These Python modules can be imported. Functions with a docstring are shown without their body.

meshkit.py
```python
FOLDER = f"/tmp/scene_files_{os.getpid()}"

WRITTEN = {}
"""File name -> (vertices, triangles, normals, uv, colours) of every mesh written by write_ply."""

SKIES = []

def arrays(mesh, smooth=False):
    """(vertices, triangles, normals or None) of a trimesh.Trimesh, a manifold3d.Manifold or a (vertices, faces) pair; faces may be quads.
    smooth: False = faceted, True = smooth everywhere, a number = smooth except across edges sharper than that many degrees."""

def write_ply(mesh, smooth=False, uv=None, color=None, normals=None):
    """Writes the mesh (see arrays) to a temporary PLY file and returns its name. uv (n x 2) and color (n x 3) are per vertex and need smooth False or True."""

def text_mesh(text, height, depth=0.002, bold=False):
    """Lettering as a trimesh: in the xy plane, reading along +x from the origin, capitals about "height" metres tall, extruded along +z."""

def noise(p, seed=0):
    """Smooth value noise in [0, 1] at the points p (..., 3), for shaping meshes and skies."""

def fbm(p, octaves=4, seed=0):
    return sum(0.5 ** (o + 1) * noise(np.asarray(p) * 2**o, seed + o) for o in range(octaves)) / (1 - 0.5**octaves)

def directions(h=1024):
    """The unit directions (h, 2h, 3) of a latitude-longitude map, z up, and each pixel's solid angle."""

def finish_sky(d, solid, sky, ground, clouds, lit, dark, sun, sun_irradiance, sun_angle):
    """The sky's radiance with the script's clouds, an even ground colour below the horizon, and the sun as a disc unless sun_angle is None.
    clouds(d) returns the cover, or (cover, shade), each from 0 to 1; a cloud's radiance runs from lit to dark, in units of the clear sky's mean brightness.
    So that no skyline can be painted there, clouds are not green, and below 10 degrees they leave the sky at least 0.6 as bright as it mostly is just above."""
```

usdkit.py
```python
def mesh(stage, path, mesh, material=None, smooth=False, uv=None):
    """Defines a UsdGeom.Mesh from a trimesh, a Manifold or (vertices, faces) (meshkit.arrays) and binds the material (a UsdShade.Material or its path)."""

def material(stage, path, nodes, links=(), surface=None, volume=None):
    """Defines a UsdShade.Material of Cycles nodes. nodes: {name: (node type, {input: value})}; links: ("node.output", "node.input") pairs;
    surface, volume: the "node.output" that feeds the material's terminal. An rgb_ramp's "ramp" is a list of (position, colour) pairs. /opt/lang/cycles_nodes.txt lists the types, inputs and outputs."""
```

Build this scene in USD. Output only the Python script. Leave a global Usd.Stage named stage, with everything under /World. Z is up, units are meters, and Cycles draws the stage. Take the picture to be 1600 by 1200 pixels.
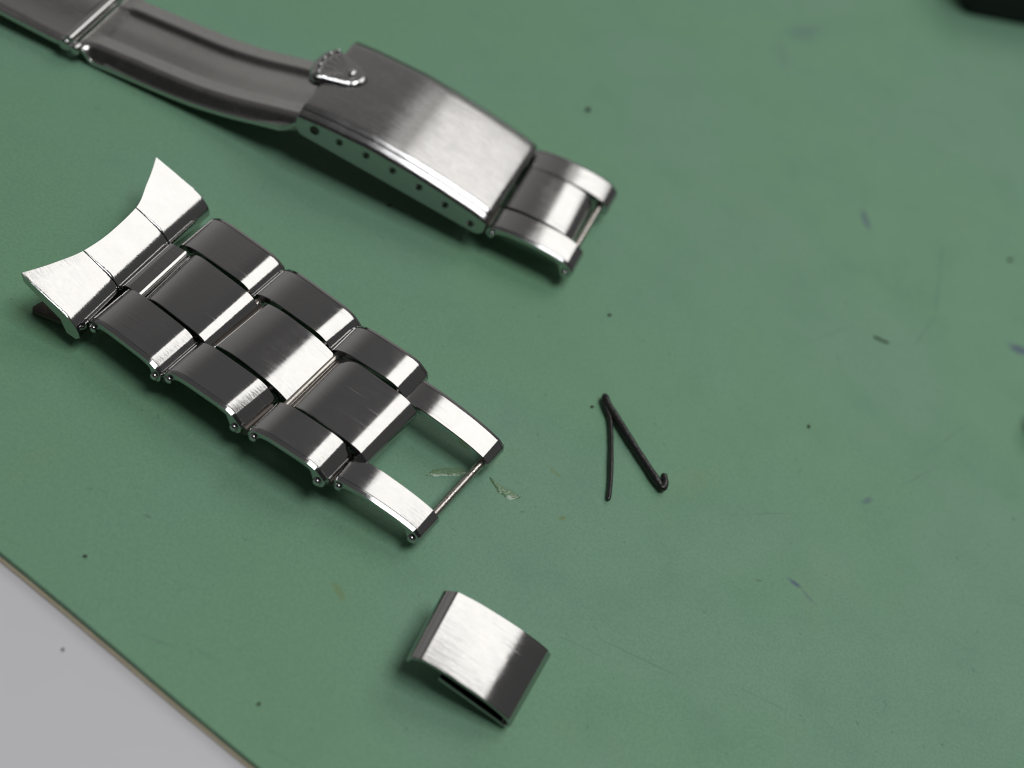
import math, random
import numpy as np, trimesh, manifold3d as m3
import shapely.geometry as sg
from pxr import Usd, UsdGeom, UsdLux, UsdShade, Gf, Sdf, Vt
import usdkit, meshkit

MM = 0.001                      # the builders below work in millimetres
stage = Usd.Stage.CreateInMemory()
UsdGeom.SetStageUpAxis(stage, UsdGeom.Tokens.z)
UsdGeom.SetStageMetersPerUnit(stage, 1.0)
world = UsdGeom.Xform.Define(stage, '/World')
UsdGeom.Scope.Define(stage, '/World/Looks')
PI = math.pi

# ------------------------------------------------------------------ camera
EL, ROLL, DIST, FPX = 0.835, 0.449, 137.18, 2090.16
fw = np.array([0, math.cos(EL), -math.sin(EL)]); rt = np.array([1.0, 0, 0]); up = np.cross(rt, fw)
R = math.cos(ROLL) * rt + math.sin(ROLL) * up
U = -math.sin(ROLL) * rt + math.cos(ROLL) * up
eye = -fw * DIST * MM
cam = UsdGeom.Camera.Define(stage, '/World/camera')
mat = Gf.Matrix4d(*R, 0, *U, 0, *(-fw), 0, *eye, 1)
cam.AddTransformOp().Set(mat)
cam.CreateHorizontalApertureAttr(36.0); cam.CreateVerticalApertureAttr(27.0)
cam.CreateFocalLengthAttr(36.0 * FPX / 1600)
cam.CreateFStopAttr(19.0); cam.CreateFocusDistanceAttr(126.0 * MM)
cam.CreateClippingRangeAttr(Gf.Vec2f(0.01, 50))
cam.CreateExposureAttr(0.12)

# ------------------------------------------------------------------ light
dome = UsdLux.DomeLight.Define(stage, '/World/shaped_room_fill')
dm = usdkit.material(stage, '/World/Looks/room', {
    'tc': ('texture_coordinate', {}), 's': ('separate_xyz', {}),
    'y': ('math', {'math_type': 'multiply', 'value2': 0.8}), 'x': ('math', {'math_type': 'multiply_add', 'value2': -0.4}),
    'm': ('rgb_ramp', {'ramp': [(0.0, (.022,) * 3), (.12, (.048,) * 3), (.25, (.072, .071, .071)), (.42, (.078, .077, .077)), (.70, (.096, .094, .095)), (.76, (.16, .157, .152)), (.86, (.25, .245, .24)), (1.0, (.28, .275, .27))]}),
    'f': ('map_range', {'from_min': -0.4, 'from_max': 1.0, 'to_min': 0.0, 'to_max': 1.0, 'clamp': True}),
    'b': ('background_shader', {'strength': 1.0})},
    [('tc.generated', 's.vector'), ('s.y', 'y.value1'), ('s.x', 'x.value1'), ('y.value', 'x.value3'), ('x.value', 'f.value'), ('f.result', 'm.fac'), ('m.color', 'b.color')], surface='b.background')   # dim room fill: brighter ahead and left, dark behind, shaped for the steel reflections
UsdShade.MaterialBindingAPI.Apply(dome.GetPrim()).Bind(dm)

def ceiling_panel(name, x0, x1, y0, y1, h, L, color=(1, 1, 1)):
    """a lit panel in the ceiling h metres above the bench, facing straight down; extents in metres"""
    l = UsdLux.RectLight.Define(stage, '/World/' + name)
    l.AddTranslateOp().Set(Gf.Vec3d((x0 + x1) / 2, (y0 + y1) / 2, h))
    l.CreateWidthAttr(x1 - x0); l.CreateHeightAttr(y1 - y0); l.CreateColorAttr(Gf.Vec3f(*color))
    l.CreateIntensityAttr(L)
rad = math.radians
H = 1.5
ceiling_panel('lamp_panel', 0.0 * H, .82 * H, .54 * H, 1.46 * H, H, 1.78, (1.0, 0.985, 0.955))
ceiling_panel('ceiling_lamp', .03 * H, .52 * H, -.22 * H, .28 * H, H, 5.6, (0.97, 0.98, 1.0))

# ------------------------------------------------------------------ helpers
used = {}
def numbered(path):
    n = used.get(path, 0); used[path] = n + 1
    return path if n == 0 else '%s_%03d' % (path, n)

class Thing:
    def __init__(s, name, label=None, cat=None, group=None, loc=(0, 0, 0), rot=0.0, kind=None):
        s.path = numbered('/World/' + name)
        s.x = UsdGeom.Xform.Define(stage, s.path)
        s.loc = np.array(loc, float); s.rot = rot
        s.x.AddTranslateOp().Set(Gf.Vec3d(*(s.loc * MM))); s.x.AddRotateZOp().Set(rot)
        tag(s.x.GetPrim(), label, cat, group, kind)
        c, n = math.cos(-rad(rot)), math.sin(-rad(rot))
        s.M = np.array([[c, -n, 0], [n, c, 0], [0, 0, 1]])
    def part(s, name, mesh, material, parent=None, smooth=30, label=None):
        """one mesh (given in millimetres of the world) as a part, or as a sub-part of the part whose path is given"""
        p = numbered((parent or s.path) + '/' + name)
        v, f = (np.asarray(mesh[0], float), np.asarray(mesh[1])) if isinstance(mesh, tuple) else arr(mesh)
        v = (v - s.loc) @ s.M.T * MM
        t = trimesh.Trimesh(v, f, process=False)
        usdkit.mesh(stage, p, t, material, smooth)
        if label: stage.GetPrimAtPath(p).SetCustomDataByKey('label', label)
        return p

def tag(prim, label=None, cat=None, group=None, kind=None):
    for k, v in (('label', label), ('category', cat), ('group', group), ('kind', kind)):
        if v: prim.SetCustomDataByKey(k, v)

def arr(mesh):
    if hasattr(mesh, 'to_mesh'):
        m = mesh.to_mesh(); return np.array(m.vert_properties[:, :3], float), np.array(m.tri_verts)
    return np.array(mesh.vertices, float), np.array(mesh.faces)

def single(name, mesh, material, label=None, cat=None, group=None, kind=None, smooth=30, loc=None):
    """a thing that is one mesh; its origin is put at its base"""
    v, f = arr(mesh)
    loc = np.array([*(v[:, :2].min(0) + v[:, :2].max(0)) / 2, v[:, 2].min()]) if loc is None else np.array(loc, float)
    p = numbered('/World/' + name)
    usdkit.mesh(stage, p, trimesh.Trimesh((v - loc) * MM, f, process=False), material, smooth)
    pr = stage.GetPrimAtPath(p)
    UsdGeom.Xformable(pr).AddTranslateOp().Set(Gf.Vec3d(*(loc * MM)))
    tag(pr, label, cat, group, kind)
    return p

def cat_mesh(ms):
    ms = [trimesh.Trimesh(*arr(m), process=False) if not isinstance(m, trimesh.Trimesh) else m for m in ms]
    return trimesh.util.concatenate(ms)

def inset(ring, d):
    """the closed ring (n x 2, counter-clockwise) moved inwards by d"""
    e = np.roll(ring, -1, 0) - np.roll(ring, 1, 0)
    e /= np.maximum(np.linalg.norm(e, axis=1, keepdims=True), 1e-9)
    n = np.stack([-e[:, 1], e[:, 0]], 1)
    return ring + n * d

def ccw(ring):
    a = np.sum(ring[:, 0] * np.roll(ring[:, 1], -1) - ring[:, 1] * np.roll(ring[:, 0], -1))
    return ring if a > 0 else ring[::-1]

def resample(ring, step):
    r = np.vstack([ring, ring[:1]]); s = np.r_[0, np.cumsum(np.linalg.norm(np.diff(r, axis=0), axis=1))]
    n = max(12, int(s[-1] / step)); t = np.linspace(0, s[-1], n, endpoint=False)
    return np.stack([np.interp(t, s, r[:, 0]), np.interp(t, s, r[:, 1])], 1)

def loft(ring, sections, place):
    """ring: closed profile; sections: (t, inset); place(ring2d, t) -> 3D points. Capped at both ends."""
    ring = ccw(ring); n = len(ring); V, F = [], []
    for t, d in sections: V.append(place(inset(ring, d) if d else ring, t))
    for k in range(len(sections) - 1):
        a = k * n + np.arange(n); b = k * n + (np.arange(n) + 1) % n
        F += [np.stack([a, b, b + n], 1), np.stack([a, b + n, a + n], 1)]
    V = np.vstack(V)
    for k, flip in ((0, True), (len(sections) - 1, False)):
        r2 = inset(ring, sections[k][1])
        v2, f2 = trimesh.creation.triangulate_polygon(sg.Polygon(r2), engine='earcut')
        idx = np.array([np.argmin(((r2 - p) ** 2).sum(1)) for p in v2]) + k * n
        f = idx[f2]
        F.append(f[:, ::-1] if flip else f)
    m = trimesh.Trimesh(V, np.vstack(F), process=False)
    if m.volume < 0: m.faces = m.faces[:, ::-1]
    return m

def tube(path, r, n=12, closed=False, caps=True):
    path = np.asarray(path, float); rr = np.broadcast_to(r, (len(path),)); V = []; F = []
    T = np.gradient(path, axis=0); T /= np.linalg.norm(T, axis=1, keepdims=True)
    ref = np.array([0, 0, 1.0]) if abs(T[0][2]) < .9 else np.array([1.0, 0, 0])
    a = np.cross(T[0], ref); a /= np.linalg.norm(a)
    th = np.arange(n) / n * 2 * PI
    for p, t, q in zip(path, T, rr):
        a = a - t * (a @ t); a /= np.linalg.norm(a); b = np.cross(t, a)
        V.append(p + q * (np.cos(th)[:, None] * a + np.sin(th)[:, None] * b))
    for k in range(len(path) - 1):
        i = k * n + np.arange(n); j = k * n + (np.arange(n) + 1) % n
        F += [np.stack([i, j, j + n], 1), np.stack([i, j + n, i + n], 1)]
    V = np.vstack(V); m = len(V)
    V = np.vstack([V, path[:1], path[-1:]])
    i = np.arange(n); j = (i + 1) % n
    F += [np.stack([j, i, np.full(n, m)], 1), np.stack([i + m - n, j + m - n, np.full(n, m + 1)], 1)]
    t = trimesh.Trimesh(V, np.vstack(F), process=False)
    if t.volume < 0: t.faces = t.faces[:, ::-1]
    return t

def rounded_rod(p0, p1, r, cap=0.5, n=16):
    """a straight rod with softly domed ends"""
    p0, p1 = np.array(p0, float), np.array(p1, float); d = p1 - p0; L = np.linalg.norm(d); d /= L
    a = np.linspace(0, PI / 2, 5)
    s = np.r_[cap * r * (1 - np.sin(a[::-1]))[::1][::-1] * 0 + cap * r * (1 - np.cos(a)), L - cap * r * (1 - np.cos(a[::-1]))]
    q = np.r_[r * np.sin(a), r * np.sin(a[::-1])]; q = np.maximum(q, r * .02)
    return tube(p0 + s[:, None] * d, q, n)

def dome_head(c, axis, r, h):
    """a rivet head: a low dome on a short collar"""
    c = np.array(c, float); axis = np.array(axis, float) / np.linalg.norm(axis)
    a = np.linspace(0, PI / 2, 6)
    s = np.r_[-0.25, 0, h * 0.35 + h * .65 * np.sin(a)]; q = np.r_[r, r, r * np.cos(a) * .98 + .004]
    return tube(c + s[:, None] * axis, q, 14)

def arc(c, r, a0, a1, n):
    a = np.radians(np.linspace(a0, a1, n)); return np.stack([c[0] + r * np.cos(a), c[1] + r * np.sin(a)], 1)

# ------------------------------------------------------------------ materials
def steel(name, rough=0.16, base=(0.52, 0.515, 0.51), brush=(220, 4200, 4200), bump=0.022, smudge=0.10, dirt=0.0, clouds=0.9):
    """worn stainless steel: fine brushing along the local x axis, smudged gloss, a few hairlines"""
    nodes = {
        'tc': ('texture_coordinate', {}),
        'mp': ('mapping', {'scale': brush}),
        'nz': ('noise_texture', {'scale': 1.0, 'detail': 3.0, 'roughness': 0.6}),
        'sm': ('noise_texture', {'scale': 420.0, 'detail': 5.0, 'roughness': 0.65, 'distortion': 0.6}),
        'mr': ('map_range', {'from_min': 0.35, 'from_max': 0.7, 'to_min': rough * 0.8, 'to_max': rough + smudge, 'clamp': True}),
        'rs': ('math', {'math_type': 'multiply_add', 'value2': 0.10, 'value3': -0.03}),
        'ra': ('math', {'math_type': 'add'}),
        'bp': ('bump', {'strength': bump, 'distance': 0.0004}),
        'cm': ('mix_color', {'blend_type': 'mix', 'a': base, 'b': tuple(np.array(base) * clouds)}),
        'hm': ('mapping', {'scale': (160, 5200, 1), 'rotation': (0, 0, .5)}), 'hn': ('noise_texture', {'scale': 1.0, 'detail': 1.0}),
        'hr': ('map_range', {'from_min': 0.69, 'from_max': 0.76, 'to_min': 0.0, 'to_max': 0.10, 'clamp': True}), 'rb': ('math', {'math_type': 'add'}),
        'dn': ('noise_texture', {'scale': 900.0, 'detail': 6.0, 'roughness': 0.7}),
        'dr': ('map_range', {'from_min': 0.58, 'from_max': 0.74, 'to_min': 0.0, 'to_max': dirt, 'clamp': True}),
        'dm': ('mix_color', {'blend_type': 'mix', 'b': (0.11, 0.075, 0.05)}),
        'p': ('principled_bsdf', {'metallic': 1.0}),
    }
    links = [('tc.object', 'mp.vector'), ('mp.vector', 'nz.vector'), ('tc.object', 'sm.vector'), ('sm.fac', 'mr.value'),
             ('nz.fac', 'rs.value1'), ('rs.value', 'ra.value1'), ('mr.result', 'ra.value2'), ('tc.object', 'hm.vector'), ('hm.vector', 'hn.vector'), ('hn.fac', 'hr.value'), ('ra.value', 'rb.value1'), ('hr.result', 'rb.value2'), ('rb.value', 'p.roughness'),
             ('nz.fac', 'bp.height'), ('bp.normal', 'p.normal'), ('sm.fac', 'cm.fac'),
             ('tc.object', 'dn.vector'), ('dn.fac', 'dr.value'), ('dr.result', 'dm.fac'), ('cm.result', 'dm.a'), ('dm.result', 'p.base_color')]
    return usdkit.material(stage, '/World/Looks/' + name, nodes, links, 'p.BSDF')

def plain(name, color, rough=0.5, metallic=0.0, spec=0.5, var=0.0, scale=600.0, bump=0.0):
    nodes = {'tc': ('texture_coordinate', {}), 'n': ('noise_texture', {'scale': scale, 'detail': 4.0}),
             'm': ('mix_color', {'blend_type': 'mix', 'a': tuple(np.array(color) * (1 - var)), 'b': tuple(np.array(color) * (1 + var))}),
             'b': ('bump', {'strength': bump, 'distance': 0.0003}),
             'p': ('principled_bsdf', {'roughness': rough, 'metallic': metallic, 'specular_ior_level': spec})}
    return usdkit.material(stage, '/World/Looks/' + name, nodes,
                           [('tc.object', 'n.vector'), ('n.fac', 'm.fac'), ('m.result', 'p.base_color'), ('n.fac', 'b.height'), ('b.normal', 'p.normal')], 'p.BSDF')

STEEL = steel('brushed_steel', 0.075, smudge=0.03)
STEEL_COVER = steel('worn_clasp_steel', 0.20, base=(.44, .435, .43), smudge=0.02, brush=(300, 2500, 2500), clouds=.96)
STEEL_POL = steel('polished_steel', 0.06, smudge=0.06, bump=0.004)
STEEL_BLADE = steel('folded_blade_steel', 0.17, base=(0.58, 0.565, 0.55), smudge=0.06, dirt=0.35)
STEEL_FROST = steel('satin_steel', 0.30, base=(.66, .655, .65), smudge=.05)
STEEL_DARK = plain('tarnished_steel', (0.10, 0.085, 0.075), 0.45, 0.8, var=.25, scale=1500)
PIN_STEEL = steel('pin_steel', 0.2, base=(.55, .52, .48), brush=(3000, 3000, 3000), bump=.05)
BLACK_WIRE = plain('blackened_steel', (0.014, 0.013, 0.013), 0.30, 0.0, .65, var=.4, scale=2500, bump=.25)
BLACK_PLASTIC = plain('black_plastic', (0.008, 0.008, 0.009), 0.42, 0, .4, var=.2, scale=900, bump=.05)
SPECK = plain('dark_debris', (0.03, 0.026, 0.022), 0.6, 0, .4, var=.5, scale=3000)
TABLE = plain('white_laminate', (0.74, 0.735, 0.755), 0.42, 0, .4, var=.012, scale=120, bump=.01)

def mat_material():
    """green vinyl cutting mat: mottled tone, fine grain, flecks, ink stains and pen lines with places of their own (mm of the mat)"""
    N, Lk = {}, []
    N['tc'] = ('texture_coordinate', {})
    def noise(k, s, d=4.0, r=.55, dist=0.0):
        N[k] = ('noise_texture', {'scale': s, 'detail': d, 'roughness': r, 'distortion': dist}); Lk.append(('tc.object', k + '.vector'))
    def ramp(k, src, a, b, lo=0.0, hi=1.0):
        N[k] = ('map_range', {'from_min': a, 'from_max': b, 'to_min': lo, 'to_max': hi, 'clamp': True, 'range_type': 'smoothstep'}); Lk.append((src, k + '.value'))
    def over(k, prev, fac, col, mode='mix'):
        N[k] = ('mix_color', {'blend_type': mode, 'b': col}); Lk.append((prev, k + '.a')); Lk.append((fac, k + '.fac')); return k + '.result'
    noise('big', 28, 3); ramp('bigr', 'big.fac', .38, .62)
    N['base'] = ('mix_color', {'blend_type': 'mix', 'a': (.196, .398, .228), 'b': (.207, .391, .257)}); Lk.append(('bigr.result', 'base.fac'))
    col = 'base.result'
    noise('mid', 130, 5, .6); ramp('midr', 'mid.fac', .5, .72, 0, .2); col = over('c1', col, 'midr.result', (.16, .30, .22))
    noise('yel', 75, 4, .6, .4); ramp('yelr', 'yel.fac', .6, .75, 0, .22); col = over('c2', col, 'yelr.result', (.25, .36, .17))
    noise('fl', 950, 3, .6, .3); ramp('flr', 'fl.fac', .66, .76, 0, .5); col = over('c3', col, 'flr.result', (.09, .15, .12))
    noise('gr', 3800, 2, .5); ramp('grr', 'gr.fac', .3, .7, 0, .30); col = over('c4', col, 'grr.result', (.12, .25, .18))
    # long faint scratches: thin bands of stretched noise
    N['sm'] = ('mapping', {'scale': (45, 900, 1), 'rotation': (0, 0, .35)}); Lk.append(('tc.object', 'sm.vector'))
    N['sn'] = ('noise_texture', {'scale': 1.0, 'detail': 1.0, 'distortion': .4}); Lk.append(('sm.vector', 'sn.vector'))
    ramp('sr', 'sn.fac', .74, .80, 0, .16); col = over('c5', col, 'sr.result', (.11, .2, .16))
    N['kn'] = ('mapping', {'scale': (70, 2600, 1), 'rotation': (0, 0, -.75)}); Lk.append(('tc.object', 'kn.vector'))
    N['kt'] = ('noise_texture', {'scale': 1.0, 'detail': 0.5, 'distortion': .25}); Lk.append(('kn.vector', 'kt.vector'))
    ramp('kr', 'kt.fac', .77, .82, 0, .3); col = over('c6', col, 'kr.result', (.10, .19, .14))
    noise('du', 5200, 2, .5); ramp('dur', 'du.fac', .72, .78, 0, .35); col = over('c7', col, 'dur.result', (.3, .42, .33))
    # stains: (x, y, half length, half width, turn, strength, colour)
    N['wob'] = ('noise_texture', {'scale': 500.0, 'detail': 4.0, 'roughness': .65}); Lk.append(('tc.object', 'wob.vector'))
    for i, (x, y, a, b, t, s, c) in enumerate(STAINS):
        m, g, l, w, rr = ['%s%d' % (q, i) for q in ('m', 'g', 'l', 'w', 'r')]
        N[m] = ('mapping', {'mapping_type': 'texture', 'location': (x * MM, y * MM, 0), 'rotation': (0, 0, t), 'scale': (a * MM, b * MM, 10.0)})
        Lk.append(('tc.object', m + '.vector'))
        N[l] = ('vector_math', {'math_type': 'length'}); Lk.append((m + '.vector', l + '.vector1'))
        N[w] = ('math', {'math_type': 'multiply_add', 'value2': 1.5}); Lk.append(('wob.fac', w + '.value1')); Lk.append((l + '.value', w + '.value3'))
        ramp(rr, w + '.value', 1.0, 1.9, s, 0.0)
        col = over('st%d' % i, col, rr + '.result', c)
    N['bp'] = ('bump', {'strength': .22, 'distance': .00012}); Lk.append(('gr.fac', 'bp.height'))
    N['rg'] = ('map_range', {'from_min': .3, 'from_max': .7, 'to_min': .46, 'to_max': .6}); Lk.append(('mid.fac', 'rg.value'))
    N['p'] = ('principled_bsdf', {'specular_ior_level': .35}); Lk += [(col, 'p.base_color'), ('bp.normal', 'p.normal'), ('rg.result', 'p.roughness')]
    return usdkit.material(stage, '/World/Looks/green_mat', N, Lk, 'p.BSDF')

INK, GREY, OLIVE = (.10, .15, .20), (.13, .22, .19), (.20, .27, .10)
STAINS = []   # filled in below, before the mat is built
def blotch(x, y, a, b, t, s, c): STAINS.append((x, y, a, b, t, s, c))
for x, y, a, b, t, s in ((16.3, 87.9, 5.0, 2.0, .9, .3), (14.3, 79.6, 4.2, 1.6, 1.9, .17), (31.8, 52.5, 2.6, .7, 2.0, .75), (54.9, 41.9, 2.2, 1.0, .1, .95),
                         (33.8, -7.6, 1.1, .42, -.25, .9), (35.2, -8.3, 1.3, .25, -.5, .35), (39.3, 7.0, .9, .5, .9, .6)): blotch(x, y, a, b, t, s, INK)
for x, y, a, b, t, s in ((42.9, 47.5, 8.5, .22, 1.62, .42), (42.2, 37.0, 5.0, .22, 1.3, .40), (31.2, 29.3, 5.0, .25, .95, .2), (47.5, 22.0, 5.5, .22, 1.05, .32),
                         (44.3, 13.5, 4.0, .2, .95, .28), (29.6, -.6, 3.4, .12, .55, .4), (-17, -42.3, 2.3, .25, .1, .35), (-13, -41.5, 2.6, .3, -.1, .2)): blotch(x, y, a, b, t, s, GREY)
for x, y, a, b, t, s in ((-5.7, -30.8, 1.1, .5, -.6, .5), (10.0, -12.8, .55, .28, .7, .8), (7.6, -8.1, .9, .3, -.3, .45)): blotch(x, y, a, b, t, s, OLIVE)
MATGREEN = mat_material()
MATEDGE = plain('mat_edge', (0.17, 0.32, 0.22), .55, 0, .3, var=.2, scale=700)
MATCORE = plain('mat_core', (0.72, 0.62, 0.43), .6, 0, .3, var=.15, scale=700)

# ------------------------------------------------------------------ setting: table and mat
TZ = -1.0
tbl = trimesh.creation.box((900, 900, 30)); tbl.apply_translation((0, 120, TZ - 15))
single('table_top', tbl, TABLE, kind='structure')

e0, e1 = np.array([-31.61, -41.53]), np.array([-5.1, -48.33]); ed = (e1 - e0) / np.linalg.norm(e1 - e0); en = np.array([-ed[1], ed[0]])
if en[1] < 0: en = -en
a = e0 - ed * 150; b = e1 + ed * 260
quad = np.array([a, b, b + en * 330, a + en * 330])
mt = Thing('cutting_mat', 'pale green vinyl work mat with ink stains and scratches lying on the white table top', 'mat', loc=(0, 0, TZ))
k_ = 420
cut = quad[0] + (quad[1] - quad[0]) * np.linspace(0, 1, k_)[:, None]
wave = meshkit.fbm(np.c_[np.linspace(0, 60, k_), np.zeros(k_), np.zeros(k_)], 4, 2) - .5
cut = cut + en * (wave * .16)[:, None]
sheet_ring = np.vstack([cut, quad[2:]])
def slab(sections): return loft(sheet_ring, sections, lambda rg, t: np.c_[rg, np.full(len(rg), t)])
mt.part('backing', slab([(TZ + .004, .03), (TZ + .30, 0), (TZ + .34, .04)]), MATCORE)
mt.part('cut_edge', slab([(TZ + .342, .20), (TZ + .90, .24)]), MATEDGE)
mt.part('surface', slab([(TZ + .902, .24), (-.03, .27), (0.0, .42)]), MATGREEN)

# ------------------------------------------------------------------ bracelet links
SHP = 2.9
def link_ring(L, sag, r=.75, th=.7, end_out=None, ext=.2, shp=2.9, step=.11):
    """side profile of a folded link: arched top, a rolled tube at each end, an arched underside between"""
    re_ = end_out or r
    c0 = (-r * math.cos(rad(118)), -r * math.sin(rad(118))); c1 = (L - re_ * math.cos(rad(62)) + ext, -re_ * math.sin(rad(62)) - .72 * ext)
    u = np.linspace(0, L, 60)[1:-1]; x = 2 * u / L - 1
    top = np.stack([u, sag * (1 - np.abs(x) ** shp)], 1)
    bot_u = np.linspace(L - re_ * 1.25, r * 1.25, 40); xb = 2 * bot_u / L - 1
    bot = np.stack([bot_u, sag * (1 - np.abs(xb) ** shp) - th - .55 * np.abs(xb) ** 6], 1)
    ring = np.vstack([arc(c0, r, 290, 118, 26), top, arc(c1, re_, 62, -110, 26), bot])
    return resample(ring, step), c0, c1

class Quad:
    """a link's place: near start, near end, far start, far end of its top corners (mm)"""
    def __init__(s, ns, ne, fs, fe):
        s.ns, s.ne, s.fs, s.fe = [np.array(q, float) for q in (ns, ne, fs, fe)]
        s.L = (np.linalg.norm(s.ne - s.ns) + np.linalg.norm(s.fe - s.fs)) / 2
        s.W = (np.linalg.norm(s.fs - s.ns) + np.linalg.norm(s.fe - s.ne)) / 2
        ax = (s.ne - s.ns) + (s.fe - s.fs); wd = (s.fs - s.ns) + (s.fe - s.ne)
        s.ax = ax / np.linalg.norm(ax); n = np.cross(s.ax, wd); s.n = n / np.linalg.norm(n); s.wd = np.cross(s.n, s.ax)
    def pt(s, ring, t):
        f = t / s.W; u = ring[:, :1] / s.L
        a = s.ns + (s.fs - s.ns) * f; b = s.ne + (s.fe - s.ne) * f
        return a + (b - a) * u + ring[:, 1:2] * s.n
    def sub(s, t0, t1):
        """the same link between two widths (mm from the near side)"""
        g = lambda a, b, t: a + (b - a) * (t / np.linalg.norm(b - a))
        return Quad(g(s.ns, s.fs, t0), g(s.ne, s.fe, t0), g(s.ns, s.fs, t1), g(s.ne, s.fe, t1))

def sub_far(q, w0, w1):
    """the outer strip on the far side, w0 wide at its start and w1 at its end"""
    d0 = (q.fs - q.ns) / np.linalg.norm(q.fs - q.ns); d1 = (q.fe - q.ne) / np.linalg.norm(q.fe - q.ne)
    return Quad(q.fs - d0 * w0, q.fe - d1 * w1, q.fs, q.fe)
def sub_near(q, w0, w1):
    d0 = (q.fs - q.ns) / np.linalg.norm(q.fs - q.ns); d1 = (q.fe - q.ne) / np.linalg.norm(q.fe - q.ne)
    return Quad(q.ns, q.ne, q.ns + d0 * w0, q.ne + d1 * w1)

def outer_link(thing, q, near, sag, end_out=None, material=None, shp=2.9, ext=.2):
    ring, c0, c1 = link_ring(q.L, sag, end_out=end_out, shp=shp, ext=ext)
    W = q.W
    secs = [(0, .17), (.03, .10), (.37, .0), (.40, .06), (.46, .06), (.50, 0), (W - .05, 0), (W, .05)]
    if not near: secs = [(W - t, d) for t, d in secs[::-1]]
    p = thing.part('outer_link', loft(ring, secs, q.pt), material or STEEL, smooth=34)
    side = 0 if near else W
    for c in (c0, c1):
        P = q.pt(np.array([[c[0], c[1]]]), side)[0]
        thing.part('rivet', dome_head(P, q.wd * (-1 if near else 1), .40, .40), STEEL_POL, parent=p, smooth=40)
    return p

def center_link(thing, q, sag, material=None, th=.7, r=.8, shp=2.9):
    ring, c0, c1 = link_ring(q.L, sag, r=r, th=th, shp=shp)
    W = q.W
    return thing.part('center_link', loft(ring, [(0, .06), (.05, 0), (W - .05, 0), (W, .06)], q.pt), material or STEEL, smooth=34)

strap = Thing('bracelet_half', 'steel bracelet half of riveted links with curved end piece and open last link', 'watch bracelet',
              loc=(-20, -12, 0), rot=-10.5)
OUT = [((-37.05, -18.68, 3.50), (-29.37, -20.62, 3.60), (-34.07, -0.17, 3.50), (-25.74, -2.06, 3.60)),
       ((-28.46, -20.47, 3.90), (-20.96, -21.87, 3.90), (-24.93, -2.54, 3.90), (-16.35, -4.57, 3.90)),
       ((-19.07, -22.42, 4.20), (-11.87, -23.47, 4.10), (-15.76, -5.45, 4.20), (-8.33, -6.62, 4.10)),
       ((-10.33, -22.71, 3.50), (-1.99, -23.65, 2.70), (-7.92, -7.57, 3.50), (1.44, -9.54, 2.70))]
WID = [(5.4, 5.3), (4.95, 4.8), (4.35, 4.25), (3.45, 3.15)]
SAGO = [.55, .55, .55, .36]; SHO = [5, 5, 5, 2.6]; ENDO = [.75, .82, .82, .84]; EXTO = [.2, .5, .4, .35]
for k, c in enumerate(OUT):
    q = Quad(*c)
    for near in (True, False):
        s = (sub_near if near else sub_far)(q, *WID[k])
        outer_link(strap, s, near, SAGO[k], end_out=ENDO[k], shp=SHO[k], ext=EXTO[k])
CEN = [((-34.22, -13.46, 3.70), (-27.09, -15.36, 3.70), (-33.46, -6.67, 3.70), (-25.65, -7.95, 3.70)),
       ((-25.91, -15.37, 4.25), (-17.82, -17.22, 3.70), (-24.37, -8.37, 4.25), (-16.23, -10.11, 3.70)),
       ((-16.90, -17.65, 4.00), (-9.20, -19.40, 4.02), (-15.46, -10.20, 4.00), (-7.43, -11.68, 4.02))]
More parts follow.
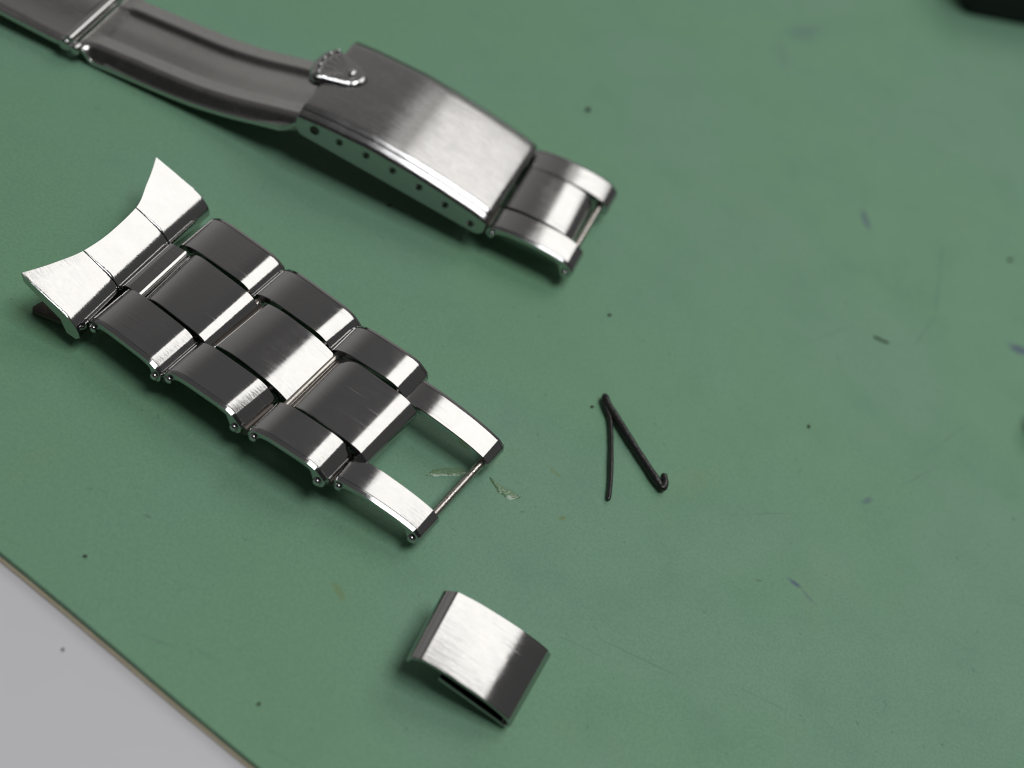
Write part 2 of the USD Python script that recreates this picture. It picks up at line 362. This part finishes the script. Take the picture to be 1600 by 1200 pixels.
SAGC = [.52, .55, .50]; SHC = [6, 2.9, 6]
for k, c in enumerate(CEN):
    q = Quad(*c); center_link(strap, q.sub(-.15, q.W + .15), SAGC[k], shp=SHC[k])
# the short hinge knuckle between the end piece and the first centre link
q = Quad((-37.0, -13.10, 3.42), (-35.10, -13.45, 3.55), (-36.1, -5.80, 3.42), (-34.15, -6.0, 3.55))
kr = resample(np.vstack([arc((.55, -.75), .8, 250, 120, 16), np.array([[.5, .02], [1.75, -.06]]), arc((1.5, -.75), .75, 50, -70, 16)]), .09)
strap.part('hinge_knuckle', loft(kr, [(0, .05), (.05, 0), (q.W - .05, 0), (q.W, .05)], q.pt), STEEL, smooth=34)
# pins through the joints: the ones that can be seen are in the gaps and across the open end
qq = Quad(*OUT[3])
c1 = (qq.L - .84 * math.cos(rad(62)) + .38, -.84 * math.sin(rad(62)) - .25)
pa = qq.pt(np.array([c1]), 1.0)[0]; pb = qq.pt(np.array([c1]), qq.W - 1.0)[0]
n = 90; tt = np.linspace(0, 1, n); rr = np.full(n, .44); rng = np.random.RandomState(4)
rr[rng.choice(np.arange(25, 70), 12, replace=False)] -= .05
strap.part('cross_pin', tube(pa + (pb - pa) * tt[:, None], rr, 18), PIN_STEEL, smooth=60)
for k in (0, 1, 2):
    qa, qb = Quad(*OUT[k]), Quad(*OUT[k + 1])
    for c, qk in (((qa.L - .4, -.75), qa), ((.35, -.75), qb)):
        p0, p1 = qk.pt(np.array([c]), 1.)[0], qk.pt(np.array([c]), qk.W - 1.)[0]
        strap.part('joint_pin', tube(np.array([p0, (p0 + p1) / 2, p1]), .42, 12), PIN_STEEL)

for k in (0, 1):
    qa, qb = Quad(*CEN[k]), Quad(*CEN[k + 1])
    p0 = (qa.ne + qb.ns) / 2 - qa.n * .95; p1 = (qa.fe + qb.fs) / 2 - qa.n * .95
    strap.part('joint_pin', tube(np.array([p0, (p0 + p1) / 2, p1]), .62, 14), STEEL_DARK)
for k in (0, 1, 2):
    qa, qb = Quad(*OUT[k]), Quad(*OUT[k + 1])
    p0 = (qa.ne + qb.ns) / 2 - qa.n * 1.25; p1 = (qa.fe + qb.fs) / 2 - qa.n * 1.25; d = (p1 - p0) / np.linalg.norm(p1 - p0)
    for e0_, e1_ in ((p0 + d * .35, p0 + d * 4.2), (p1 - d * 4.2, p1 - d * .35)):
        strap.part('joint_bar', tube(np.array([e0_, (e0_ + e1_) / 2, e1_]), .5, 14), STEEL_DARK)

# end piece: three segments, curved towards the watch, flat face, rolled shoulder
def at(t, pts): 
    ts = np.array([p[0] for p in pts]); return np.array([np.interp(t, ts, [p[1][i] for p in pts]) for i in range(3)])
CASE = [(0, (-44.07, -18.92, 5.64)), (.09, (-43.2, -17.25, 5.42)), (.18, (-42.44, -15.60, 5.23)), (.32, (-41.38, -12.92, 5.0)), (.48, (-40.66, -9.23, 4.86)), (.64, (-40.35, -5.14, 4.92)), (.80, (-41.0, -1.95, 5.2)), (.9, (-41.42, -.2, 5.41)), (1, (-41.94, 1.52, 5.65))]
HING = [(0, (-39.63, -19.60, 4.2)), (.32, (-39.10, -13.15, 4.2)), (.64, (-38.25, -5.27, 4.2)), (1, (-37.41, 1.38, 4.2))]
from scipy.interpolate import PchipInterpolator
_cs = PchipInterpolator([p[0] for p in CASE], [(p[1][0], p[1][1], p[1][2] + .12) for p in CASE])
axd = np.array([math.cos(rad(-9)), math.sin(rad(-9)), 0])
def end_section(t):
    C, H = _cs(t), at(t, HING)
    pts = [C, C + (H - C) * .25, C + (H - C) * .5, C + (H - C) * .75, H]
    rr_ = 2.6
    a0 = rad(34)
    for a in np.linspace(34, 90, 14): pts.append(H + axd * rr_ * (math.sin(rad(a)) - math.sin(a0)) * 1.95 + np.array([0, 0, -1]) * rr_ * (math.cos(a0) - math.cos(rad(a))))
    e = pts[-1]
    pts += [e + (-axd * .35 + [0, 0, -.45]), e + (-axd * 1.4 + [0, 0, -.4]), H + [0, 0, -1.25], C + (H - C) * .4 + [0, 0, -1.0], C + axd * .25 + [0, 0, -.95], C + [0, 0, -.12]]
    return np.array(pts)
def end_segment(t0, t1, n=30):
    rows = []
    ts = np.r_[t0, t0 + .003, np.linspace(t0 + .012, t1 - .012, n), t1 - .003, t1]
    for i, t in enumerate(ts):
        s = end_section(t); c = s.mean(0)
        if i in (0, len(ts) - 1):
            s = s + (c - s) / np.linalg.norm(c - s, axis=1, keepdims=True) * .05
        rows.append(s)
    m = len(rows[0]); V = np.vstack(rows); F = []
    for k in range(len(rows) - 1):
        a = k * m + np.arange(m); b = k * m + (np.arange(m) + 1) % m
        F += [np.stack([a, b, b + m], 1), np.stack([a, b + m, a + m], 1)]
    for k, flip in ((0, 1), (len(rows) - 1, 0)):
        s = rows[k]; loc = np.stack([(s - s[0]) @ axd, s[:, 2]], 1); loc_c = loc if sg.Polygon(loc).exterior.is_ccw else loc[::-1]
        v2, f2 = trimesh.creation.triangulate_polygon(sg.Polygon(loc).buffer(0), engine='earcut')
        idx = np.array([np.argmin(((loc - p) ** 2).sum(1)) for p in v2]) + k * m
        F.append(idx[f2])
    mm = trimesh.Trimesh(V, np.vstack(F), process=False)
    trimesh.repair.fix_normals(mm)
    return mm
ep = None
for t0, t1 in ((0, .3165), (.3215, .6375), (.6425, 1)):
    p = strap.part('end_piece', end_segment(t0, t1), STEEL, smooth=28)
# the little tongue under the end piece that rests on the mat
tg = sg.Polygon([(-42.9, -18.0), (-41.5, -18.2), (-39.2, -18.5), (-38.6, -15.5), (-42.4, -16.8)]).buffer(.5).buffer(-.1)
tg = trimesh.creation.extrude_polygon(tg, .6); tg.apply_translation((0, 0, .0))
v = np.array(tg.vertices); v[:, 2] += .12 + np.clip((v[:, 0] + 43.2) / 3.5, 0, 1) * 1.3; tg.vertices = v
strap.part('tongue', tg, STEEL_DARK)
tl = tube(np.array([(-39.2, -18.0, 2.1), (-38.2, -9.5, 2.1), (-37.0, .2, 2.1)]), 1.0, 16)
strap.part('lug_tube', tl, STEEL_DARK)

# ------------------------------------------------------------------ lone centre link
lone = Thing('loose_link', 'single loose steel centre link tilted on the mat near the bottom edge', 'bracelet link', loc=(7.7, -32, 0), rot=-4)
q = Quad((2.50, -35.76, 4.30), (12.30, -35.98, 1.70), (2.93, -28.34, 4.30), (13.34, -28.09, 1.70))
Lq = q.L; sag = .62
u = np.linspace(0.25, Lq - .2, 60); x = 2 * u / Lq - 1
line = np.vstack([arc((.62, -.80), .70, 215, 120, 14), np.stack([u, sag * (1 - np.abs(x) ** SHP)], 1)[2:-2],
                  arc((Lq - .42, -.52), .48, 55, -95, 20), np.stack([np.linspace(Lq - .9, 3.0, 20), np.linspace(-.90, -.66, 20)], 1)])
poly = sg.LineString(line).buffer(.17, cap_style=2, quad_segs=12)
ring = resample(np.array(poly.exterior.coords[:-1]), .1)
ring[:, 1] -= .17
lone.part('folded_plate', loft(ring, [(0, .05), (.05, 0), (q.W - .05, 0), (q.W, .05)], q.pt), STEEL, smooth=34)

# ------------------------------------------------------------------ clasp half
clasp = Thing('clasp_half', 'folding clasp bracelet half with a raised crown emblem on its cover and unfolded blades', 'watch clasp',
              loc=(-22, 22, 0), rot=0)
X0, X1, Y0, Y1 = -33.0, -10.0, 15.3, 31.3
ZX = PchipInterpolator([-34, -33, -29.5, -25.5, -21.5, -18, -14, -10.8, -10.2, -9.9], [7.35, 7.42, 7.62, 7.62, 7.30, 6.82, 6.12, 5.42, 5.18, 4.85])
def cover_half(sign):
    # offsets from the long edge inwards, heights above the side's upper line
    return np.array([(0.0, -3.35), (0.0, -.98), (.03, -.82), (.10, -.70), (.20, -.61), (.34, -.52), (.72, -.32), (.80, -.30), (.86, -.40), (.98, -.40), (1.04, -.27), (1.16, -.20), (1.40, -.08), (1.56, -.025), (1.8, 0.0), (2.4, .03), (4.5, .05), (8.0, .06)])
half = cover_half(1)
top = np.vstack([np.c_[Y0 + half[:, 0], half[:, 1]], np.c_[Y1 - half[:-1, 0], half[:-1, 1]][::-1]])
inner = np.array([(Y1 - .55, -3.35), (Y1 - .55, -1.15), (Y1 - 1.2, -.75), (Y0 + 1.2, -.75), (Y0 + .55, -1.15), (Y0 + .55, -3.35)])
sec = np.vstack([top, inner])
xs = np.r_[X0, X0 + .06, X0 + .2, np.linspace(X0 + .5, X1 - 1.0, 70), X1 - .7, X1 - .45, X1 - .25, X1 - .1, X1]
rows = []
for x in xs:
    z = float(ZX(x)); zz = sec[:, 1] + z
    zb = z - 3.35
    # the sides keep a straight lower line and are cut round at both ends
    low = np.interp(x, [-33.6, -10], [4.62, 2.45]); r_ = 1.15
    d = min(x - X0, X1 - x)
    if d < r_: low += (r_ - math.sqrt(max(0, r_ * r_ - (r_ - d) ** 2))) * .8
    zz = np.where(sec[:, 1] < -3.3, low, zz)
    drop = 0.0
    if x - X0 < .2: drop = .12 * (1 - (x - X0) / .2) ** 2
    rows.append(np.c_[np.full(len(sec), x), sec[:, 0], zz - drop * (sec[:, 1] > -3.3)])
m = len(sec); V = np.vstack(rows); F = []
for k in range(len(rows) - 1):
    a_ = k * m + np.arange(m); b_ = k * m + (np.arange(m) + 1) % m
    F += [np.stack([a_, b_, b_ + m], 1), np.stack([a_, b_ + m, a_ + m], 1)]
for k in (0, len(rows) - 1):
    s = rows[k][:, 1:]
    v2, f2 = trimesh.creation.triangulate_polygon(sg.Polygon(s), engine='earcut')
    idx = np.array([np.argmin(((s - p) ** 2).sum(1)) for p in v2]) + k * m
    F.append(idx[f2])
cov = trimesh.Trimesh(V, np.vstack(F), process=False); trimesh.repair.fix_normals(cov)
cov.vertices = np.array(cov.vertices) + np.c_[.75 * (cov.vertices[:, 1] - Y0) / (Y1 - Y0) * (cov.vertices[:, 0] - X0) / (X1 - X0), np.zeros((len(cov.vertices), 2))]
man = m3.Manifold(m3.Mesh(cov.vertices.astype(np.float32), cov.faces.astype(np.uint32)))
HOLES = [(-30.8, 5.85, .56), (-27.87, 5.85, .44), (-24.68, 5.8, .44), (-21.45, 5.5, .44), (-18.17, 5.0, .44), (-14.87, 4.32, .44), (-11.58, 3.5, .44)]
for hx, hz, hr in HOLES:
    cy = m3.Manifold.cylinder(20, hr, hr, 28).rotate((90, 0, 0)).translate((hx, 34, hz))   # cuts both sides
    man = man - cy
cover = clasp.part('cover', man if man.volume() > 1 else cov, STEEL_COVER, smooth=32)
clasp.part('spring_bar', tube(np.array([(-30.8, 15.42, 5.85), (-30.8, 23, 5.85), (-30.8, 31.1, 5.85)]), .42, 16), STEEL_DARK)

# crown emblem
zc = 7.45
B = np.array([-30.75, 23.95]); TIP = [(-33.75, 21.5), (-34.1, 22.8), (-34.2, 24.1), (-34.0, 25.3), (-33.5, 26.3)]
outl = sg.Polygon([(-30.6, 22.6), TIP[0], TIP[1], TIP[2], TIP[3], TIP[4], (-30.6, 25.2)]).union(sg.Point(B[0] + .1, B[1]).buffer(1.0)).buffer(.85)
def bevel_plate(poly, z0, z1, bev):
    r0 = resample(np.array(poly.exterior.coords[:-1]), .12); r0 = ccw(r0)
    secs = [(z0, 0), (z1 - bev, 0), (z1 - bev * .6, bev * .14), (z1 - bev * .25, bev * .5), (z1, bev * .95)]
    return loft(r0, secs, lambda rg, t: np.c_[rg, np.full(len(rg), t)])
emb = bevel_plate(outl, zc - .5, zc + .62, .60)
crown = clasp.part('crown_emblem', emb, STEEL_POL, smooth=50)
for i, t in enumerate(TIP):
    t = np.array(t); d = (B - t) / np.linalg.norm(B - t)
    p0, p1 = t + d * .4, B - d * 1.1
    hull = m3.Manifold.batch_hull([m3.Manifold.sphere(.30, 16).scale((1, 1, .14)).translate((*p0, zc + .605)), m3.Manifold.sphere(.1, 12).scale((1, 1, .3)).translate((*p1, zc + .60))])
    clasp.part('point', hull, STEEL_POL, parent=crown, smooth=50)
    clasp.part('pearl', trimesh.creation.icosphere(3, .26).apply_translation((*(t + d * .05), zc + .72)), STEEL_FROST, parent=crown, smooth=True)
ov = trimesh.creation.icosphere(3, 1.0); ov.apply_scale((.5, .62, .36)); ov.apply_translation((B[0] + .1, B[1], zc + .70))
clasp.part('oval_boss', ov, STEEL_FROST, parent=crown, smooth=True)
# the link on the right of the cover
q = Quad((-9.48, 16.10, 3.48), (-.05, 16.15, 3.28), (-9.1, 32.0, 3.5), (.75, 32.15, 3.32))
for near in (True, False):
    outer_link(clasp, (sub_near if near else sub_far)(q, 3.75, 3.75), near, .62, end_out=.9, material=STEEL, ext=.35)
qc = q.sub(4.0, q.W - 4.0)
qc = Quad(qc.ns + qc.ax * -.2, qc.ns + qc.ax * 7.95 + qc.n * .1, qc.fs + qc.ax * -.2, qc.fs + qc.ax * 7.95 + qc.n * .1)
center_link(clasp, qc, .60, r=.92, shp=3.4)
c1 = (q.L - .35, -.8); pa, pb = q.pt(np.array([c1]), 1.)[0], q.pt(np.array([c1]), q.W - 1.)[0]
clasp.part('cross_pin', tube(np.array([pa, (pa + pb) / 2, pb]), .42, 16), PIN_STEEL)
c1 = (-.3, -.9); pa, pb = q.pt(np.array([c1]), .6)[0], q.pt(np.array([c1]), q.W - .6)[0]
clasp.part('cross_pin', tube(np.array([pa, (pa + pb) / 2, pb]), .7, 16), STEEL_DARK)

# folding blades: thin stamped sheets with two raised ribs
def sheet(xs, zf, yprof, hprof, th, yshift=lambda x: 0.0, fade=None):
    """a sheet swept along x: yprof across, hprof the relief there (scaled by fade(x)), zf(x) its height"""
    ny = len(yprof); V = []
    for side in (0, 1):
        for x in xs:
            k = fade(x) if fade else 1.0
            V.append(np.c_[np.full(ny, x), np.clip(yprof, *(lambda k: (yprof[0] + (15.98 - yprof[0]) * k, 40))(np.clip((x + 34.6) / 1.4, 0, 1))), zf(x) + hprof * k - side * th])
    V = np.vstack(V); nx = len(xs); F = []
    g = np.arange(nx * ny).reshape(nx, ny); off = nx * ny
    a_, b_, c_, d_ = g[:-1, :-1].ravel(), g[1:, :-1].ravel(), g[1:, 1:].ravel(), g[:-1, 1:].ravel()
    F += [np.stack([a_, b_, c_], 1), np.stack([a_, c_, d_], 1), np.stack([c_, b_, a_], 1) + off, np.stack([d_, c_, a_], 1) + off]
    bd = np.r_[g[0, :], g[1:, -1], g[-1, :-1][::-1], g[1:-1, 0][::-1]]
    bn = np.roll(bd, -1)
    F += [np.stack([bd, bd + off, bn + off], 1), np.stack([bd, bn + off, bn], 1)]
    t = trimesh.Trimesh(V, np.vstack(F), process=False); trimesh.repair.fix_normals(t)
    return t
ZB = PchipInterpolator([-60, -59, -52.5, -46, -41.6, -37, -32], [1.9, 1.95, 2.35, 2.8, 3.55, 4.75, 6.1])
def rib(y, c, w): return np.exp(-((y - c) / w) ** 2 * 1.0)
yy = np.linspace(15.3, 27.6, 150)
st = lambda a, b: (lambda t: t * t * (3 - 2 * t))(np.clip((yy - a) / (b - a), 0, 1))
# across: bent-down near flange, near rail, recessed channel, far rail, far flange
hh = -1.35 + 1.35 * st(15.25, 16.6) + .12 * st(16.4, 16.9) - .46 * np.clip((yy - 16.95) / 2.0, 0, 1) + .66 * st(23.8, 24.6) - .50 * np.clip((yy - 24.75) / 2.3, 0, 1) - .6 * st(27.0, 27.6) + .10 * np.exp(-((yy - 21.2) / 1.6) ** 2)
sm = lambda x, a, b: (lambda t: t * t * (3 - 2 * t))(np.clip((x - a) / (b - a), 0, 1))
clasp.part('inner_blade', sheet(np.linspace(-58.9, -31.5, 90), ZB, yy, hh, .42, fade=lambda x: .12 + .88 * sm(x, -58.4, -56.9)), STEEL_BLADE, smooth=40)
ZB2 = PchipInterpolator([-57, -50, -44, -38.5, -34, -31], [1.0, 1.15, 1.75, 3.0, 4.55, 5.3])
y2 = np.linspace(15.35, 27.4, 60)
h2 = .3 * rib(y2, 16.2, .5) + .3 * rib(y2, 26.4, .5)
clasp.part('outer_blade', sheet(np.linspace(-55.5, -31.5, 70), ZB2, y2, h2, .45), STEEL_BLADE, smooth=40)
clasp.part('hinge_barrel', rounded_rod((-59.75, 15.0, 2.25), (-59.75, 28.2, 2.25), .62, .3, 20), STEEL, smooth=50)
clasp.part('hinge_knuckle', rounded_rod((-60.0, 14.5, 1.75), (-60.0, 16.0, 1.75), .75, .4, 18), STEEL_POL, smooth=50)
clasp.part('hinge_knuckle', rounded_rod((-58.85, 14.6, 1.6), (-58.85, 15.9, 1.6), .62, .5, 18), STEEL_POL, smooth=50)
ZB3 = PchipInterpolator([-100, -80, -70, -60.4], [4.6, 3.4, 2.5, 2.15])
y3 = np.linspace(14.9, 28.2, 80)
h3 = -.35 * np.clip((15.7 - y3) / .8, 0, 1) ** 1.5 - .35 * np.clip((y3 - 27.4) / .8, 0, 1) ** 1.5 + .35 * rib(y3, 22.5, 3.2)
clasp.part('folded_blade', sheet(np.linspace(-92, -60.45, 60), ZB3, y3, h3, .5), STEEL_BLADE, smooth=40)

# ------------------------------------------------------------------ small things on the mat
pin = Thing('split_pin', 'open black wire split pin with one thin leg on bare mat', 'pin', loc=(13, -1, 0))
thick = np.array([(9.15, 3.75, .62), (9.7, 2.9, .60), (11.2, 1.55, .58), (13.3, -.35, .56), (15.4, -2.15, .54), (17.3, -3.75, .52), (18.0, -4.3, .52)])
def dense(p, n=50):
    p = np.asarray(p, float); s = np.r_[0, np.cumsum(np.linalg.norm(np.diff(p, axis=0), axis=1))]
    return PchipInterpolator(s, p)(np.linspace(0, s[-1], n))
tk = dense(thick, 60); rng = np.random.RandomState(3)
pin.part('thick_leg', tube(tk, .43 * (1 + .06 * np.convolve(rng.randn(60), np.ones(5) / 5, 'same')) * np.r_[.55, .85, np.ones(56), .85, .55], 14), BLACK_WIRE, smooth=60)
thin = dense([(9.1, 3.3, .5), (9.75, 2.3, .46), (10.6, 1.2, .42), (11.3, -.6, .38), (12.3, -3.9, .44), (13.0, -6.4, .34), (13.45, -8.55, .32)], 60)
pin.part('thin_leg', tube(thin, .25 * (1 + .08 * np.convolve(rng.randn(60), np.ones(5) / 5, 'same')) * np.r_[.6, .9, np.ones(56), .9, .7], 12), BLACK_WIRE, smooth=60)
hk = dense([(17.75, -4.35, .52), (18.2, -4.2, .56), (18.2, -3.75, .6), (17.95, -3.15, .62), (17.72, -2.65, .62)], 24)
pin.part('hooked_tip', tube(hk, np.r_[.3, np.full(21, .36), .33, .22], 14), BLACK_WIRE, smooth=60)

def lump(x, y, r, h, seed, flat=1.0, turn=0.0, long=1.0):
    s = trimesh.creation.icosphere(2, 1.0); v = np.array(s.vertices)
    v *= (1 + .5 * (meshkit.fbm(v * 1.6 + seed * 7.3, 3, seed) - .5))[:, None]
    v *= (r * long, r, h); c, n_ = math.cos(turn), math.sin(turn)
    v = np.c_[v[:, 0] * c - v[:, 1] * n_, v[:, 0] * n_ + v[:, 1] * c, v[:, 2]]
    v[:, 2] += -v[:, 2].min() * .8 + .0
    return trimesh.Trimesh(v + (x, y, 0), s.faces, process=False)
DEB = [(8.5, 1.95, .26, .8, 'tiny dark speck beside the head of the black split pin'),
       (6.4, 15.5, .30, .4, 'tiny dark speck on bare mat between the clasp link and the split pin'),
       (31.2, 13.3, .32, 2.0, 'reddish black speck on open mat far right of the split pin'),
       (52.0, 58.2, .45, .3, 'dark speck near the right edge of the picture'),
       (-6.4, 47.7, .55, 1.1, 'dark speck on the mat above the clasp cover'),
       (-25.8, -38.3, .24, .2, 'dark crumb near the cut edge of the mat at lower left'),
       (-7.2, -43.4, .24, 1.2, 'dark crumb near the cut edge of the mat close to the bottom of the picture'),
       (-20.8, 16.0, .30, .6, 'dark crumb under the lower edge of the clasp cover')]
for i, (x, y, r, t, lab) in enumerate(DEB):
    single('debris_speck', lump(x, y, r * .5, r * .34, i + 1, turn=t, long=1.5), SPECK, lab, 'speck', 'dark specks on the green mat', smooth=True)
single('debris_fibre', tube(dense([(36.2, 31.9, .08), (37.0, 31.9, .12), (38.1, 32.0, .08)], 12), .09, 8), SPECK, 'short dark fibre on the mat in front of the right edge', 'fibre', smooth=True)
single('table_speck', lump(-23.15, -46.0, .13, .07, 31).apply_translation((0, 0, TZ)), SPECK, 'grey speck on the white table top at lower left', 'speck', smooth=True)

# oily smears: thin glossy films
OIL = usdkit.material(stage, '/World/Looks/oil_film', {
    'tc': ('texture_coordinate', {}), 'n': ('noise_texture', {'scale': 2200.0, 'detail': 3.0}), 'b': ('bump', {'strength': .35, 'distance': .0002}),
    'p': ('principled_bsdf', {'base_color': (.185, .31, .17), 'roughness': .3, 'specular_ior_level': .5, 'coat_weight': .25, 'coat_roughness': .12})},
    [('tc.object', 'n.vector'), ('n.fac', 'b.height'), ('b.normal', 'p.normal')], 'p.BSDF')
def film(pts, w, h, seed):
    p = dense(pts, 40); rng = np.random.RandomState(seed)
    ww = np.interp(np.linspace(0, 1, 40), np.linspace(0, 1, len(w)), w) * (1 + .25 * np.convolve(rng.randn(40), np.ones(4) / 4, 'same'))
    d = np.gradient(p[:, :2], axis=0); d /= np.linalg.norm(d, axis=1, keepdims=True); nn = np.stack([-d[:, 1], d[:, 0]], 1)
    K = 13; s = np.linspace(-1, 1, K); V = []
    for i in range(40):
        prof = (1 - s ** 2) * h * (.5 + .9 * meshkit.noise(np.c_[np.full(K, i * .45), s * 3, np.full(K, seed)], seed))
        V.append(np.c_[p[i, :2] + nn[i] * (s * ww[i])[:, None], prof + .004])
    V = np.vstack(V); g = np.arange(40 * K).reshape(40, K)
    a_, b_, c_, d_ = g[:-1, :-1].ravel(), g[1:, :-1].ravel(), g[1:, 1:].ravel(), g[:-1, 1:].ravel()
    t = trimesh.Trimesh(V, np.vstack([np.stack([a_, b_, c_], 1), np.stack([a_, c_, d_], 1)]), process=False)
    if t.face_normals[:, 2].mean() < 0: t.faces = t.faces[:, ::-1]
    return t
single('oil_smear', film([(2.0, -12.2), (2.7, -12.6), (3.6, -13.0), (4.6, -13.05), (5.4, -12.7)], [.04, .3, .5, .55, .1], .12, 5), OIL, 'olive oily smear on the mat just outside the open end of the bracelet', 'smear', smooth=True)
single('oil_smear', film([(-3.6, -15.3), (-2.6, -14.3), (-1.4, -13.5), (.1, -12.7)], [.05, .45, .5, .15], .07, 8), OIL, 'olive oily smear on the mat seen inside the open last link', 'smear', smooth=True)

# black objects cropped by the frame
def rounded_box(l, w, h, r):
    s = [m3.Manifold.sphere(r, 24).translate((sx * (l / 2 - r), sy * (w / 2 - r), sz * (h / 2 - r) + h / 2)) for sx in (-1, 1) for sy in (-1, 1) for sz in (-1, 1)]
    return m3.Manifold.batch_hull(s)
bh = rounded_box(60, 26, 11, 1.2).rotate((0, 0, 27)).translate((39.3 + 30 * math.cos(rad(27)) - 13 * math.sin(rad(27)), 114.0 + 30 * math.sin(rad(27)) + 13 * math.cos(rad(27)), 0))
blk = Thing('black_case', 'black plastic case cropped by the top right corner of the picture', 'case', loc=(65, 135, 0), rot=27)
blk.part('body', bh, BLACK_PLASTIC, smooth=40)
lid = rounded_box(60.6, 26.6, 1.6, .7).rotate((0, 0, 27)).translate((39.3 + 30 * math.cos(rad(27)) - 13 * math.sin(rad(27)), 114.0 + 30 * math.sin(rad(27)) + 13 * math.cos(rad(27)), 9.0))
blk.part('lid', lid, BLACK_PLASTIC, smooth=40)
kn = Thing('black_tool', 'black rounded tool tip barely showing at the right edge of the picture', 'tool', loc=(58, 30, 0))
a_ = np.linspace(0, PI / 2, 8)
kn.part('handle', tube(np.array([(56.6, 30.2, 2.2)]) + np.r_[2.0 * (1 - np.cos(a_)), np.linspace(3, 40, 8)][:, None] * np.array([[.93, -.36, 0.0]]), np.r_[.05 + 2.0 * np.sin(a_), np.full(8, 2.15)], 24), BLACK_PLASTIC, smooth=60)
kn.part('collar', tube(np.array([(66.0, 26.56, 2.4), (67.0, 26.17, 2.4), (68.5, 25.6, 2.4)]), 2.4, 24), BLACK_PLASTIC, smooth=60)
